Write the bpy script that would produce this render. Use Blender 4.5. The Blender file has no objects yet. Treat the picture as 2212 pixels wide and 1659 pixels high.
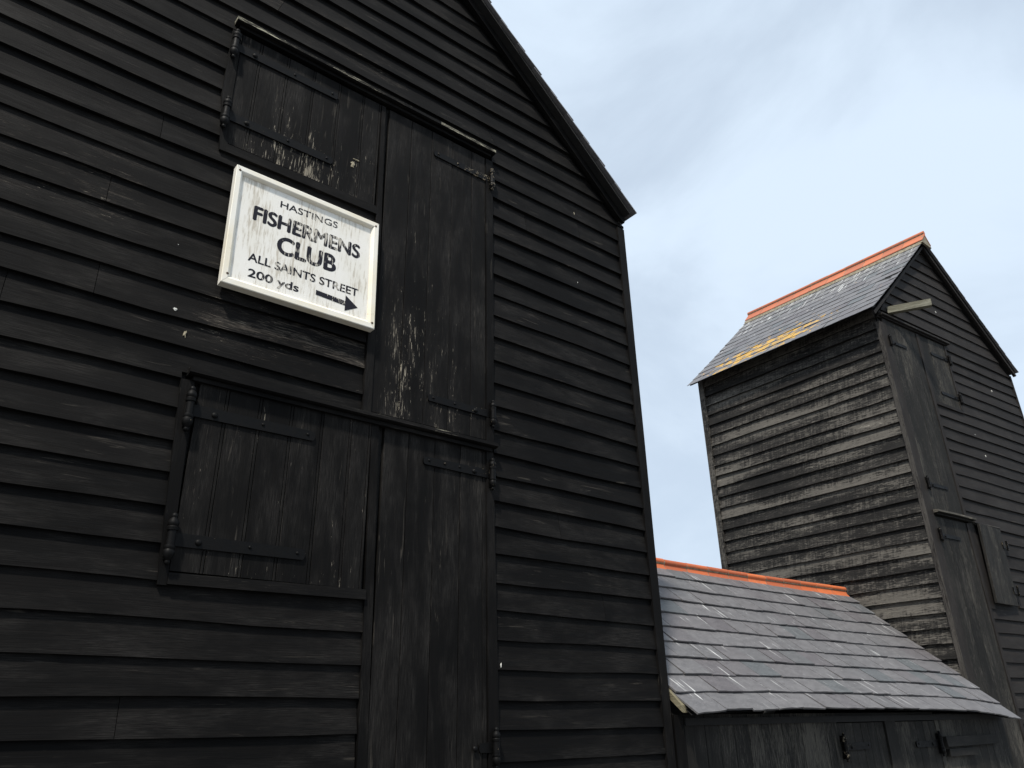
import bpy, bmesh, math, random
from mathutils import Vector, Matrix, noise
S = bpy.context.scene
R = math.radians
rnd = random.Random(7)

# ------------------------------------------------------------ camera
cam = bpy.data.cameras.new('camera')
cam.sensor_width = 36.0
cam.lens = 1630.0 / 2212.0 * 36.0
cam.clip_start = 0.05
cam.clip_end = 3000
co = bpy.data.objects.new('camera', cam)
S.collection.objects.link(co)
EYE = Vector((0, 0, 1.65))
co.matrix_world = Matrix(((0.78611845, -0.24256672, -0.5684885, 0),
                          (-0.6178509, -0.33321771, -0.71219816, 0),
                          (-0.01667487, 0.91111324, -0.41181866, 1.65),
                          (0, 0, 0, 1)))
S.camera = co

# ------------------------------------------------------------ exposure
S.view_settings.view_transform = 'Standard'
S.view_settings.look = 'None'
S.view_settings.gamma = 1.0
S.view_settings.use_curve_mapping = False
S.view_settings.exposure = 0.0

# ------------------------------------------------------------ sky and sun (thin bright cloud, hazy sun)
SUN_EL, SUN = R(56), Vector((-0.80, -0.60, 0)).normalized()
sun_dir = Vector((SUN.x * math.cos(SUN_EL), SUN.y * math.cos(SUN_EL), math.sin(SUN_EL)))
W = bpy.data.worlds.new('World')
S.world = W
W.use_nodes = True
nt = W.node_tree
for n in list(nt.nodes):
    nt.nodes.remove(n)
def N(t, typ, **kw):
    n = t.nodes.new(typ)
    for k, v in kw.items():
        setattr(n, k, v)
    return n
wo = N(nt, 'ShaderNodeOutputWorld')
bg = N(nt, 'ShaderNodeBackground')
bg.inputs['Strength'].default_value = 0.108
sky = N(nt, 'ShaderNodeTexSky', sky_type='NISHITA', sun_disc=False)
sky.sun_elevation = SUN_EL
sky.sun_rotation = math.atan2(sun_dir.x, sun_dir.y)
sky.dust_density = 2.0
tc = N(nt, 'ShaderNodeTexCoord')
mp = N(nt, 'ShaderNodeMapping')
mp.inputs['Scale'].default_value = (1.0, 1.0, 1.8)
mp.inputs['Location'].default_value = (3.1, 1.7, 0.4)
nz = N(nt, 'ShaderNodeTexNoise')
nz.inputs['Scale'].default_value = 2.3
nz.inputs['Detail'].default_value = 7.0
nz.inputs['Roughness'].default_value = 0.55
nz.inputs['Distortion'].default_value = 0.3
rp = N(nt, 'ShaderNodeValToRGB')
rp.color_ramp.interpolation = 'EASE'
rp.color_ramp.elements[0].position = 0.30
rp.color_ramp.elements[0].color = (0.74, 0.74, 0.74, 1)
rp.color_ramp.elements[1].position = 0.60
rp.color_ramp.elements[1].color = (1.0, 1.0, 1.0, 1)
mx = N(nt, 'ShaderNodeMix', data_type='RGBA')
mx.inputs['B'].default_value = (6.9, 8.1, 9.5, 1)
nt.links.new(tc.outputs['Generated'], mp.inputs['Vector'])
nt.links.new(mp.outputs['Vector'], nz.inputs['Vector'])
nt.links.new(nz.outputs['Fac'], rp.inputs['Fac'])
nt.links.new(rp.outputs['Color'], mx.inputs['Factor'])
nt.links.new(sky.outputs['Color'], mx.inputs['A'])
nt.links.new(mx.outputs['Result'], bg.inputs['Color'])
nt.links.new(bg.outputs['Background'], wo.inputs['Surface'])

sl = bpy.data.lights.new('sun', 'SUN')
sl.energy = 4.6
sl.angle = R(4)
sl.color = (1.0, 0.95, 0.87)
so = bpy.data.objects.new('sun', sl)
S.collection.objects.link(so)
so.rotation_euler = (-sun_dir).to_track_quat('-Z', 'Y').to_euler()

# ------------------------------------------------------------ mesh helper
class MB:
    """collects faces with uv (u along the grain, v across it, metres) and a colour attribute v = (random, wear, extra)"""
    def __init__(s, M=None):
        s.M = M or Matrix.Identity(4)
        s.v, s.f, s.uv, s.c = [], [], [], []
    def face(s, pts, uvs, cols):
        b = len(s.v)
        s.v += [tuple(s.M @ Vector(p)) for p in pts]
        s.f.append(tuple(range(b, b + len(pts))))
        s.uv += uvs
        if not isinstance(cols, list):
            cols = [cols] * len(pts)
        s.c += cols
    def hexa(s, p, g, col=None, off=None):
        # p: 8 corners (x0y0z0, x1y0z0, x1y1z0, x0y1z0, then top four); g: grain axis 0/1/2
        if col is None: col = (rnd.random(), 0, 0)
        if off is None: off = (rnd.random() * 40, rnd.random() * 40)
        o = [i for i in range(3) if i != g]
        def uv(q): return (q[g] + off[0], q[o[0]] + q[o[1]] + off[1])
        cc = col if isinstance(col, list) else [col] * 8
        for ix in ((0, 3, 2, 1), (4, 5, 6, 7), (0, 1, 5, 4), (2, 3, 7, 6), (1, 2, 6, 5), (3, 0, 4, 7)):
            s.face([p[i] for i in ix], [uv(p[i]) for i in ix], [cc[i] for i in ix])
    def box(s, x0, x1, y0, y1, z0, z1, g=0, col=None, j=0.0):
        q = [(x0, y0, z0), (x1, y0, z0), (x1, y1, z0), (x0, y1, z0), (x0, y0, z1), (x1, y0, z1), (x1, y1, z1), (x0, y1, z1)]
        if j:
            q = [tuple(c + rnd.uniform(-j, j) for c in p) for p in q]
        s.hexa(q, g, col)
    def prism(s, poly, x0, x1, col=None, plane='yz'):
        # extrude a convex polygon (a,b) in the yz (along x) or xz (along y) plane
        if col is None: col = (rnd.random(), 0, 0)
        o = rnd.random() * 40
        if plane == 'yz': P = lambda a, b, t: (t, a, b)
        else: P = lambda a, b, t: (a, t, b)
        n = len(poly); d = 0
        for i in range(n):
            a, b = poly[i], poly[(i + 1) % n]
            L = math.hypot(b[0] - a[0], b[1] - a[1])
            q = [P(*a, x0), P(*b, x0), P(*b, x1), P(*a, x1)]
            if plane == 'yz': u = [(x0 + o, d), (x0 + o, d + L), (x1 + o, d + L), (x1 + o, d)]
            else: u = [(d + o, x0), (d + L + o, x0), (d + L + o, x1), (d + o, x1)]
            s.face(q, u, col); d += L
        s.face([P(a, b, x0) for a, b in poly][::-1], [(a + o, b) for a, b in poly][::-1], col)
        s.face([P(a, b, x1) for a, b in poly], [(a + o, b) for a, b in poly], col)
    def lathe(s, cx, cy, prof, n=14, col=None, sq=1.0):
        if col is None: col = (rnd.random(), 0, 0)
        for (r0, z0), (r1, z1) in zip(prof[:-1], prof[1:]):
            for i in range(n):
                a, b = 2 * math.pi * i / n, 2 * math.pi * (i + 1) / n
                q = [(cx + r0 * math.cos(a), cy + sq * r0 * math.sin(a), z0), (cx + r0 * math.cos(b), cy + sq * r0 * math.sin(b), z0),
                     (cx + r1 * math.cos(b), cy + sq * r1 * math.sin(b), z1), (cx + r1 * math.cos(a), cy + sq * r1 * math.sin(a), z1)]
                s.face(q, [(z0, i * .01), (z0, i * .01 + .01), (z1, i * .01 + .01), (z1, i * .01)], col)
    def dome(s, cx, y, cz, r, h, n=10, col=None):
        # a rivet or screw head facing -y
        if col is None: col = (rnd.random(), 0, 0)
        for k in range(3):
            a0, a1 = k * math.pi / 6, (k + 1) * math.pi / 6
            r0, r1, y0, y1 = r * math.cos(a0), r * math.cos(a1), y - h * math.sin(a0), y - h * math.sin(a1)
            for i in range(n):
                a, b = 2 * math.pi * i / n, 2 * math.pi * (i + 1) / n
                q = [(cx + r0 * math.cos(a), y0, cz + r0 * math.sin(a)), (cx + r0 * math.cos(b), y0, cz + r0 * math.sin(b)),
                     (cx + r1 * math.cos(b), y1, cz + r1 * math.sin(b)), (cx + r1 * math.cos(a), y1, cz + r1 * math.sin(a))]
                s.face(q, [(0, 0), (.01, 0), (.01, .01), (0, .01)], col)
    def build(s, name, mat, parent=None, smooth=False, weld=False):
        me = bpy.data.meshes.new(name)
        me.from_pydata(s.v, [], s.f)
        me.uv_layers.new(name='uv')
        me.color_attributes.new('v', 'FLOAT_COLOR', 'CORNER')
        me.uv_layers['uv'].data.foreach_set('uv', [c for p in s.uv for c in p])
        me.color_attributes['v'].data.foreach_set('color', [c for p in s.c for c in (*p, 1.0)])
        bm = bmesh.new(); bm.from_mesh(me)
        if weld or smooth:
            bmesh.ops.remove_doubles(bm, verts=bm.verts, dist=0.0004)
        bmesh.ops.recalc_face_normals(bm, faces=bm.faces)
        bm.to_mesh(me); bm.free()
        if smooth:
            for p in me.polygons: p.use_smooth = True
            try: me.set_sharp_from_angle(angle=R(42))
            except Exception: pass
        me.materials.append(mat)
        o = bpy.data.objects.new(name, me)
        S.collection.objects.link(o)
        if parent is not None:
            o.parent = parent
            loc = Vector((0, 0, 0)); p = parent
            while p is not None:
                loc += p.location; p = p.parent
            o.location = -loc
        return o

def thing(name, label, cat, loc=(0, 0, 0), group=None):
    o = bpy.data.objects.new(name, None)
    S.collection.objects.link(o)
    o.empty_display_size = 0.3
    o.location = loc
    o['label'] = label; o['category'] = cat
    if group: o['group'] = group
    return o

# ------------------------------------------------------------ materials
def mat_base(name):
    m = bpy.data.materials.new(name); m.use_nodes = True
    t = m.node_tree
    b = t.nodes['Principled BSDF']
    return m, t, b
class G:
    """small node-graph helper"""
    def __init__(s, t): s.t = t
    def l(s, a, b): s.t.links.new(a, b)
    def noise(s, vec, scale, detail=4, rough=.55, dist=0, off=None):
        n = N(s.t, 'ShaderNodeTexNoise')
        n.inputs['Scale'].default_value = scale; n.inputs['Detail'].default_value = detail
        n.inputs['Roughness'].default_value = rough; n.inputs['Distortion'].default_value = dist
        s.l(vec, n.inputs['Vector']); return n.outputs['Fac']
    def map(s, vec, sc, loc=(0, 0, 0)):
        n = N(s.t, 'ShaderNodeMapping'); n.inputs['Scale'].default_value = sc; n.inputs['Location'].default_value = loc
        s.l(vec, n.inputs['Vector']); return n.outputs['Vector']
    def m(s, op, a, b=None, c=None, clamp=False):
        n = N(s.t, 'ShaderNodeMath', operation=op); n.use_clamp = clamp
        for i, x in enumerate((a, b, c)):
            if x is None: continue
            if isinstance(x, (int, float)): n.inputs[i].default_value = x
            else: s.l(x, n.inputs[i])
        return n.outputs[0]
    def ramp(s, f, a, b, lo=0., hi=1.):
        n = N(s.t, 'ShaderNodeMapRange', interpolation_type='SMOOTHSTEP')
        for k, x in (('From Min', a), ('From Max', b), ('To Min', lo), ('To Max', hi)):
            if isinstance(x, (int, float)): n.inputs[k].default_value = x
            else: s.l(x, n.inputs[k])
        s.l(f, n.inputs['Value']); return n.outputs['Result']
    def mix(s, f, a, b, mode='MIX'):
        n = N(s.t, 'ShaderNodeMix', data_type='RGBA', blend_type=mode)
        for k, x in (('Factor', f), ('A', a), ('B', b)):
            if isinstance(x, (int, float)): n.inputs[k].default_value = x
            elif isinstance(x, tuple): n.inputs[k].default_value = (*x, 1)
            else: s.l(x, n.inputs[k])
        return n.outputs['Result']
    def bump(s, h, st, dist=.01, nrm=None):
        n = N(s.t, 'ShaderNodeBump'); n.inputs['Strength'].default_value = st; n.inputs['Distance'].default_value = dist
        s.l(h, n.inputs['Height'])
        if nrm is not None: s.l(nrm, n.inputs['Normal'])
        return n.outputs['Normal']
    def attr(s):
        a = N(s.t, 'ShaderNodeAttribute', attribute_name='v')
        x = N(s.t, 'ShaderNodeSeparateColor'); s.l(a.outputs['Color'], x.inputs['Color'])
        return x.outputs['Red'], x.outputs['Green'], x.outputs['Blue']
    def uv(s):
        return N(s.t, 'ShaderNodeTexCoord').outputs['UV']
    def pos(s):
        return N(s.t, 'ShaderNodeNewGeometry').outputs['Position']

def wood(name, c1=(.0019, .0017, .0017), c2=(.0068, .0060, .0057), bare=(.10, .092, .078), flake=(.33, .29, .225), fade=.35, flk=.0, spec=.10, rough=.70, dens=0.0, kb=.30, kf=.20, wp=.42, kr=.06, scr=.6, vs=.0):
    m, t, b = mat_base(name); g = G(t)
    r, wr, ex = g.attr(); uv = g.uv(); pos = g.pos()
    grain = g.noise(g.map(uv, (3.0, 110, 1)), 1.0, 6, .62, .6)
    fine = g.noise(g.map(uv, (9.0, 300, 1)), 1.0, 5, .7, .2)
    figure = g.noise(g.map(uv, (1.1, 22, 1)), 1.0, 3, .5, 2.2)
    rings = g.m('FRACT', g.m('MULTIPLY', figure, 9.0))
    ringm = g.ramp(g.m('ABSOLUTE', g.m('SUBTRACT', rings, .5)), .3, .5)
    big = g.noise(pos, 1.7, 5, .6)
    patch = g.noise(g.map(uv, (1.6, 7, 1), (9, 3, 0)), 1.0, 5, .6, .5)
    spl = g.noise(g.map(uv, (10, 105, 1), (2, 7, 0)), 1.0, 7, .70, .5)
    base = g.mix(g.m('ADD', g.m('MULTIPLY', r, .6), g.m('MULTIPLY', big, .45)), c1, c2)
    base = g.mix(g.ramp(grain, .35, .7), g.mix(.55, base, (0, 0, 0)), base)
    # faded paint: grey dusting that follows the grain
    fd = g.m('MULTIPLY', g.ramp(g.m('ADD', g.m('MULTIPLY', patch, .6), g.m('MULTIPLY', big, .4)), .42, .68), fade)
    base = g.mix(g.m('MULTIPLY', fd, g.ramp(fine, .35, .75)), base, (.048, .044, .040))
    # bare grey wood where the paint has gone
    thr = g.m('SUBTRACT', .74 - dens + kr * .5, g.m('ADD', g.m('MULTIPLY', wr, kb), g.m('MULTIPLY', r, kr)))
    bm_ = g.m('ADD', g.m('ADD', g.m('MULTIPLY', patch, wp), g.m('MULTIPLY', spl, .80 - wp)), g.m('ADD', g.m('MULTIPLY', grain, .15), g.m('MULTIPLY', ringm, .07)))
    if vs:
        vn = g.noise(g.map(uv, (34, 3.2, 1), (4, 4, 0)), 1.0, 5, .65)
        bm_ = g.m('ADD', bm_, g.m('MULTIPLY', g.m('SUBTRACT', vn, .5), vs))
    bmask = g.ramp(g.m('SUBTRACT', bm_, thr), 0, .05)
    barec = g.mix(g.ramp(grain, .3, .7), g.mix(.45, bare, (.01, .01, .01)), bare)
    barec = g.mix(g.m('MULTIPLY', ringm, .6), barec, tuple(x * .45 for x in bare))
    base = g.mix(g.m('MULTIPLY', bmask, .85), base, barec)
    # scuffs and scratches that run with the grain
    sn = g.noise(g.map(uv, (3.2, 42, 1), (6, 1, 0)), 1.0, 5, .6, .8)
    sc_ = g.m('MULTIPLY', g.ramp(sn, .60, .68), g.ramp(g.noise(g.map(uv, (.9, 5, 1), (3, 3, 0)), 1.0, 3, .5), .46, .60))
    sc_ = g.m('MULTIPLY', sc_, g.ramp(fine, .3, .6))
    base = g.mix(g.m('MULTIPLY', sc_, scr), base, (.075, .066, .054))
    # pale flecks: old undercoat
    fthr = g.m('SUBTRACT', .76 - flk, g.m('MULTIPLY', wr, kf))
    fn = g.m('ADD', g.m('MULTIPLY', spl, .62), g.m('MULTIPLY', patch, .30))
    fn = g.m('ADD', fn, g.m('MULTIPLY', fine, .12))
    fm = g.ramp(g.m('SUBTRACT', fn, fthr), 0, .02)
    base = g.mix(g.m('MULTIPLY', fm, .9), base, g.mix(r, flake, tuple(x * .6 for x in flake)))
    g.l(base, b.inputs['Base Color'])
    b.inputs['Specular IOR Level'].default_value = spec
    rr = g.ramp(grain, .2, .8, rough - .12, rough + .18)
    g.l(rr, b.inputs['Roughness'])
    h = g.m('ADD', g.m('MULTIPLY', grain, .7), g.m('MULTIPLY', fine, .3))
    h = g.m('SUBTRACT', h, g.m('MULTIPLY', bmask, .35))
    g.l(g.bump(h, .55, .004), b.inputs['Normal'])
    return m

M_board = wood('black_weatherboard', fade=.60, dens=.055, flk=.025, bare=(.062, .053, .044), wp=.34, scr=.45)
M_plank = wood('black_door_planks', c1=(.0026, .0024, .0024), c2=(.0085, .0077, .0072), bare=(.085, .075, .062), fade=.95, dens=.06, flk=.015, kb=.13, kf=.21, wp=.30)
M_trim = wood('black_trim', fade=.45, bare=(.13, .12, .095), flake=(.42, .40, .30), dens=.02)
M_grey = wood('weathered_side_boards', c1=(.013, .0122, .0115), c2=(.028, .0258, .0235), bare=(.150, .137, .118), fade=1.0, dens=.155, kr=.07, vs=.26, scr=.3, flake=(.40, .37, .31), flk=.03, spec=.15, wp=.22)
M_mid = wood('weathered_front_boards', c1=(.016, .0135, .0125), c2=(.034, .0295, .027), bare=(.085, .078, .070), fade=.9, dens=.07, flk=-.02, spec=.12, wp=.3)
M_midplank = wood('weathered_door_planks', c1=(.013, .0125, .0115), c2=(.028, .0262, .0232), bare=(.105, .096, .080), fade=1.0, dens=.11, flk=-.01, spec=.12, wp=.25)
M_beam = wood('old_bare_timber', c1=(.15, .14, .10), c2=(.23, .22, .165), bare=(.30, .29, .23), fade=.0, dens=.12, flake=(.4, .38, .3), flk=-.1)
M_lath = wood('old_lath_timber', c1=(.07, .06, .04), c2=(.13, .11, .07), bare=(.26, .23, .15), fade=.0, dens=.12, flake=(.4, .36, .25))

def metal_mat():
    m, t, b = mat_base('black_painted_iron'); g = G(t)
    r, wr, ex = g.attr(); pos = g.pos()
    n1 = g.noise(pos, 22, 6, .65); n2 = g.noise(pos, 90, 4, .6)
    base = g.mix(n1, (.0014, .0014, .0015), (.0045, .0042, .0041))
    mk = g.ramp(g.m('ADD', g.m('ADD', g.m('MULTIPLY', n2, .5), g.m('MULTIPLY', n1, .4)), g.m('MULTIPLY', wr, .22)), .60, .64)
    base = g.mix(g.m('MULTIPLY', mk, .8), base, g.mix(n2, (.34, .34, .31), (.30, .21, .10)))
    g.l(base, b.inputs['Base Color'])
    b.inputs['Metallic'].default_value = 0.0
    b.inputs['Specular IOR Level'].default_value = .12
    g.l(g.ramp(n1, .3, .7, .45, .65), b.inputs['Roughness'])
    g.l(g.bump(g.m('ADD', n1, g.m('MULTIPLY', n2, .4)), .35, .004), b.inputs['Normal'])
    return m
M_iron = metal_mat()

def slate_mat(name, lich=False):
    m, t, b = mat_base(name); g = G(t)
    r, wr, ex = g.attr(); uv = g.uv(); pos = g.pos()
    n1 = g.noise(g.map(uv, (9, 14, 1)), 1.0, 6, .6, .4)
    n2 = g.noise(g.map(uv, (60, 60, 1)), 1.0, 4, .6)
    rp_ = N(t, 'ShaderNodeValToRGB'); cr = rp_.color_ramp
    cols = [(0, (.112, .116, .122)), (.05, (.100, .108, .110)), (.12, (.128, .124, .126)), (.5, (.150, .144, .146)), (.85, (.138, .131, .133)), (1, (.112, .102, .106))]
    cr.elements[0].color = (*cols[0][1], 1); cr.elements[1].color = (*cols[-1][1], 1)
    for p, c in cols[1:-1]:
        e = cr.elements.new(p); e.color = (*c, 1)
    g.l(r, rp_.inputs['Fac'])
    base = g.mix(g.ramp(n1, .3, .75), g.mix(.28, rp_.outputs['Color'], (.02, .02, .025)), rp_.outputs['Color'])
    base = g.mix(g.m('MULTIPLY', g.ramp(n2, .45, .7), .14), base, (.34, .33, .34))
    # bird lime runs down the slope (v is up the slope)
    st = g.noise(g.map(uv, (34, 1.6, 1), (5, 1, 0)), 1.0, 3, .5)
    st2 = g.noise(g.map(uv, (3.1, 2.2, 1), (1, 8, 0)), 1.0, 4, .6)
    sm = g.m('MULTIPLY', g.ramp(g.m('ADD', st, g.m('MULTIPLY', ex, .16)), .715, .75), g.ramp(g.m('ADD', st2, g.m('MULTIPLY', ex, .2)), .50, .60))
    base = g.mix(g.m('MULTIPLY', sm, .85), base, (.62, .62, .60))
    dots = N(t, 'ShaderNodeTexVoronoi'); dots.inputs['Scale'].default_value = 6.5
    g.l(g.map(uv, (1.3, .7, 1)), dots.inputs['Vector'])
    dm = g.ramp(dots.outputs['Distance'], .035, .055, 1., 0.)
    base = g.mix(g.m('MULTIPLY', dm, .55), base, (.5, .5, .49))
    if lich:
        ln = g.noise(g.map(uv, (6.5, 7.5, 1), (2, 2, 0)), 1.0, 6, .62, .3)
        lm = g.ramp(g.m('ADD', ln, g.m('MULTIPLY', wr, .40)), .690, .735)
        base = g.mix(lm, base, g.mix(g.ramp(n2, .35, .65), (.40, .21, .022), (.56, .34, .05)))
        pm = g.ramp(g.m('ADD', g.noise(g.map(uv, (16, 4, 1), (7, 4, 0)), 1.0, 7, .7), g.m('MULTIPLY', ex, .30)), .68, .92)
        base = g.mix(g.m('MULTIPLY', pm, .6), base, (.44, .45, .40))
    g.l(base, b.inputs['Base Color'])
    b.inputs['Specular IOR Level'].default_value = .5
    g.l(g.ramp(n1, .2, .8, .42, .60), b.inputs['Roughness'])
    g.l(g.bump(g.m('ADD', n1, g.m('MULTIPLY', n2, .25)), .30, .006), b.inputs['Normal'])
    return m
M_slate = slate_mat('welsh_slate')
M_slate2 = slate_mat('lichened_slate', True)

def tile_mat():
    m, t, b = mat_base('terracotta_ridge_tile'); g = G(t)
    r, wr, ex = g.attr(); pos = g.pos()
    n1 = g.noise(pos, 7, 6, .6); n2 = g.noise(pos, 60, 4, .6)
    base = g.mix(r, (.60, .150, .050), (.42, .100, .04))
    base = g.mix(g.m('MULTIPLY', g.ramp(n1, .4, .7), .5), base, (.33, .12, .065))
    base = g.mix(g.m('MULTIPLY', g.ramp(n2, .62, .70), .35), base, (.55, .42, .32))
    base = g.mix(g.m('MULTIPLY', wr, .5), base, (.42, .17, .11))
    g.l(base, b.inputs['Base Color'])
    b.inputs['Roughness'].default_value = .72
    b.inputs['Specular IOR Level'].default_value = .3
    g.l(g.bump(n2, .25, .003), b.inputs['Normal'])
    return m
M_tile = tile_mat()

def plain(name, c1, c2, sc=12, rough=.8, spec=.3, bs=.3):
    m, t, b = mat_base(name); g = G(t); pos = g.pos()
    n1 = g.noise(pos, sc, 6, .65)
    g.l(g.mix(g.ramp(n1, .3, .7), c1, c2), b.inputs['Base Color'])
    b.inputs['Roughness'].default_value = rough
    b.inputs['Specular IOR Level'].default_value = spec
    g.l(g.bump(n1, bs, .01), b.inputs['Normal'])
    return m
M_mortar = plain('mortar', (.14, .12, .075), (.32, .28, .21), 30)
M_felt = plain('dark_inner_boarding', (.008, .008, .008), (.014, .013, .012), 20)
M_lime = plain('bird_lime', (.50, .49, .43), (.72, .71, .67), 120)
M_brown = plain('dried_brown_smear', (.20, .17, .11), (.42, .37, .27), 140)

def sign_mat(name, frame):
    m, t, b = mat_base(name); g = G(t)
    r, wr, ex = g.attr(); uv = g.uv()
    n1 = g.noise(g.map(uv, (7, 70, 1)), 1.0, 7, .68, .2)
    n2 = g.noise(g.map(uv, (3, 5, 1)), 1.0, 4, .6)
    n3 = g.noise(g.map(uv, (40, 40, 1)), 1.0, 4, .6)
    if frame:
        base = g.mix(g.ramp(n2, .35, .7), (.82, .79, .715), (.78, .71, .56))
        mk = g.ramp(g.m('ADD', g.m('MULTIPLY', n3, .6), g.m('MULTIPLY', n2, .4)), .63, .67)
        base = g.mix(g.m('MULTIPLY', mk, .5), base, (.42, .34, .22))
    else:
        base = g.mix(g.ramp(n2, .3, .7), (.80, .775, .72), (.75, .72, .64))
        mk = g.ramp(g.m('ADD', g.m('ADD', g.m('MULTIPLY', n1, .62), g.m('MULTIPLY', n2, .38)), g.m('MULTIPLY', wr, .05)), .53, .64)
        base = g.mix(g.m('MULTIPLY', mk, .62), base, (.36, .30, .22))
    g.l(base, b.inputs['Base Color'])
    b.inputs['Roughness'].default_value = .5
    b.inputs['Specular IOR Level'].default_value = .35
    g.l(g.bump(n1, .15, .002), b.inputs['Normal'])
    return m
M_signb = sign_mat('weathered_white_board', False)
M_signf = sign_mat('cream_painted_frame', True)

def letter_mat():
    m, t, b = mat_base('worn_black_letters'); g = G(t)
    pos = g.pos(); r, wr, ex = g.attr()
    # flaking in vertical streaks: holes show the white board colour underneath
    n1 = g.noise(g.map(pos, (95, 1, 13), (1, 0, 2)), 1.0, 6, .66, .2)
    n2 = g.noise(g.map(pos, (3.0, 1, 5), (0.7, 0, 1.2)), 1.0, 3, .6)
    mk = g.ramp(g.m('SUBTRACT', g.m('ADD', g.m('MULTIPLY', n1, .6), g.m('MULTIPLY', n2, .4)), g.m('MULTIPLY', wr, .12)), .525, .56)
    base = g.mix(g.m('MULTIPLY', mk, .85), (.010, .010, .016), (.62, .58, .50))
    g.l(base, b.inputs['Base Color'])
    b.inputs['Roughness'].default_value = .6
    b.inputs['Specular IOR Level'].default_value = .2
    return m
M_letter = letter_mat()
M_hole = plain('rusty_screw', (.05, .035, .025), (.12, .08, .05), 200)

# ------------------------------------------------------------ ground
def ground():
    m, t, b = mat_base('pale_tarmac'); g = G(t); pos = g.pos()
    n1 = g.noise(pos, .6, 5, .6); n2 = g.noise(pos, 45, 5, .7)
    g.l(g.mix(g.ramp(g.m('ADD', g.m('MULTIPLY', n1, .5), g.m('MULTIPLY', n2, .5)), .35, .65), (.075, .072, .068), (.14, .135, .125)), b.inputs['Base Color'])
    b.inputs['Roughness'].default_value = .9
    g.l(g.bump(n2, .4, .01), b.inputs['Normal'])
    mb = MB(); L = 900
    mb.face([(-L, -L, 0), (L, -L, 0), (L, L, 0), (-L, L, 0)], [(0, 0)] * 4, (0, 0, 0))
    o = mb.build('ground', m)
    o['kind'] = 'structure'
ground()

# ------------------------------------------------------------ cladding
def clad(mb, bottoms, zones, lap=.022, seg=.30, wob=.0035, wear=lambda x, z: 0.0, seed=1, top=None, joints=True, back=.034, ylap=0.0):
    """lapped horizontal boards on the plane y = 0 (front edge of the laps), facing -y. bottoms: lap heights, high to low.
    zones: (z_low, z_high, [(xl(z), xr(z)), ...])"""
    rr = random.Random(seed)
    zs = sorted(bottoms, reverse=True)
    for k in range(1, len(zs)):
        zb, zt = zs[k], zs[k - 1]
        sg = rr.uniform(.72, 1.22); tilt = rr.uniform(-.002, .002)
        jx = [rr.uniform(-1, 6)] if joints and rr.random() < .6 else []
        cr_ = [rr.random() for _ in range(4)]; off = [(rr.random() * 60, rr.random() * 60) for _ in range(4)]
        fi = lambda x, kk: wob * (noise.noise(Vector((x * .9, kk * 7.3 + seed, 0))) * 1.6 + .5 * noise.noise(Vector((x * 3.7, kk * 3.1, 5))))
        yy = lambda x: .003 * noise.noise(Vector((x * .8, k * 5.1 + seed, 9)))
        for (za, zc, ivs) in zones:
            lo, hi = max(zb, za), min(zt, zc)
            if hi - lo < .004: continue
            for (fl, fr) in ivs:
                a0, a1, b0, b1 = fl(lo), fl(hi), fr(lo), fr(hi)
                if b0 - a0 < .01: continue
                b1 = max(b1, a1)
                cuts = [0.0] + sorted((j - a0) / (b0 - a0) for j in jx if a0 + .2 < j < b0 - .2) + [1.0]
                for ci in range(len(cuts) - 1):
                    c0, c1 = cuts[ci], cuts[ci + 1]
                    which = sum(1 for j in jx if j < a0 + (c0 + .001) * (b0 - a0))
                    col_r, of = cr_[which], off[which]
                    n = max(1, int((b0 - a0) * (c1 - c0) / seg))
                    gap = .0015 / max(b0 - a0, .1)
                    for i in range(n):
                        t0 = c0 + (c1 - c0) * i / n; t1 = c0 + (c1 - c0) * (i + 1) / n
                        if i == 0 and c0 > 0: t0 += gap
                        if i == n - 1 and c1 < 1: t1 -= gap
                        q = []
                        for (t_, z_, A, B) in ((t0, lo, a0, b0), (t1, lo, a0, b0), (t1, hi, a1, b1), (t0, hi, a1, b1)):
                            x = A + (B - A) * t_
                            f = (z_ - zb) / (zt - zb)
                            z2 = z_
                            if z_ == zb: z2 += fi(x, k)
                            if z_ == zt: z2 += fi(x, k - 1) + .006
                            q.append((x, f * lap * sg + yy(x) * (1 - f) - ylap, z2))
                        uvs = [(p[0] + of[0], p[2] + of[1]) for p in q]
                        cs = [(col_r, wear(p[0], p[2]), 0) for p in q]
                        mb.face(q, uvs, cs)
                        p0, p1 = q[0], q[1]
                        u = [(p0[0], back, p0[2] + .001), (p1[0], back, p1[2] + .001), p1, p0]
                        mb.face(u, [(p[0] + of[0], p[1] + p[2] + of[1]) for p in u], [(col_r, 0, 0)] * 4)
                        # lap end faces
                        if i == 0:
                            e = [q[0], q[3], (q[3][0], back, q[3][2]), (q[0][0], back, q[0][2])]
                            mb.face(e, [(p[1] + of[0], p[2] + of[1]) for p in e], (col_r, .3, 0))
                        if i == n - 1:
                            e = [q[1], q[2], (q[2][0], back, q[2][2]), (q[1][0], back, q[1][2])]
                            mb.face(e, [(p[1] + of[0], p[2] + of[1]) for p in e], (col_r, .3, 0))

def K(v): return lambda z: v

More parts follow.
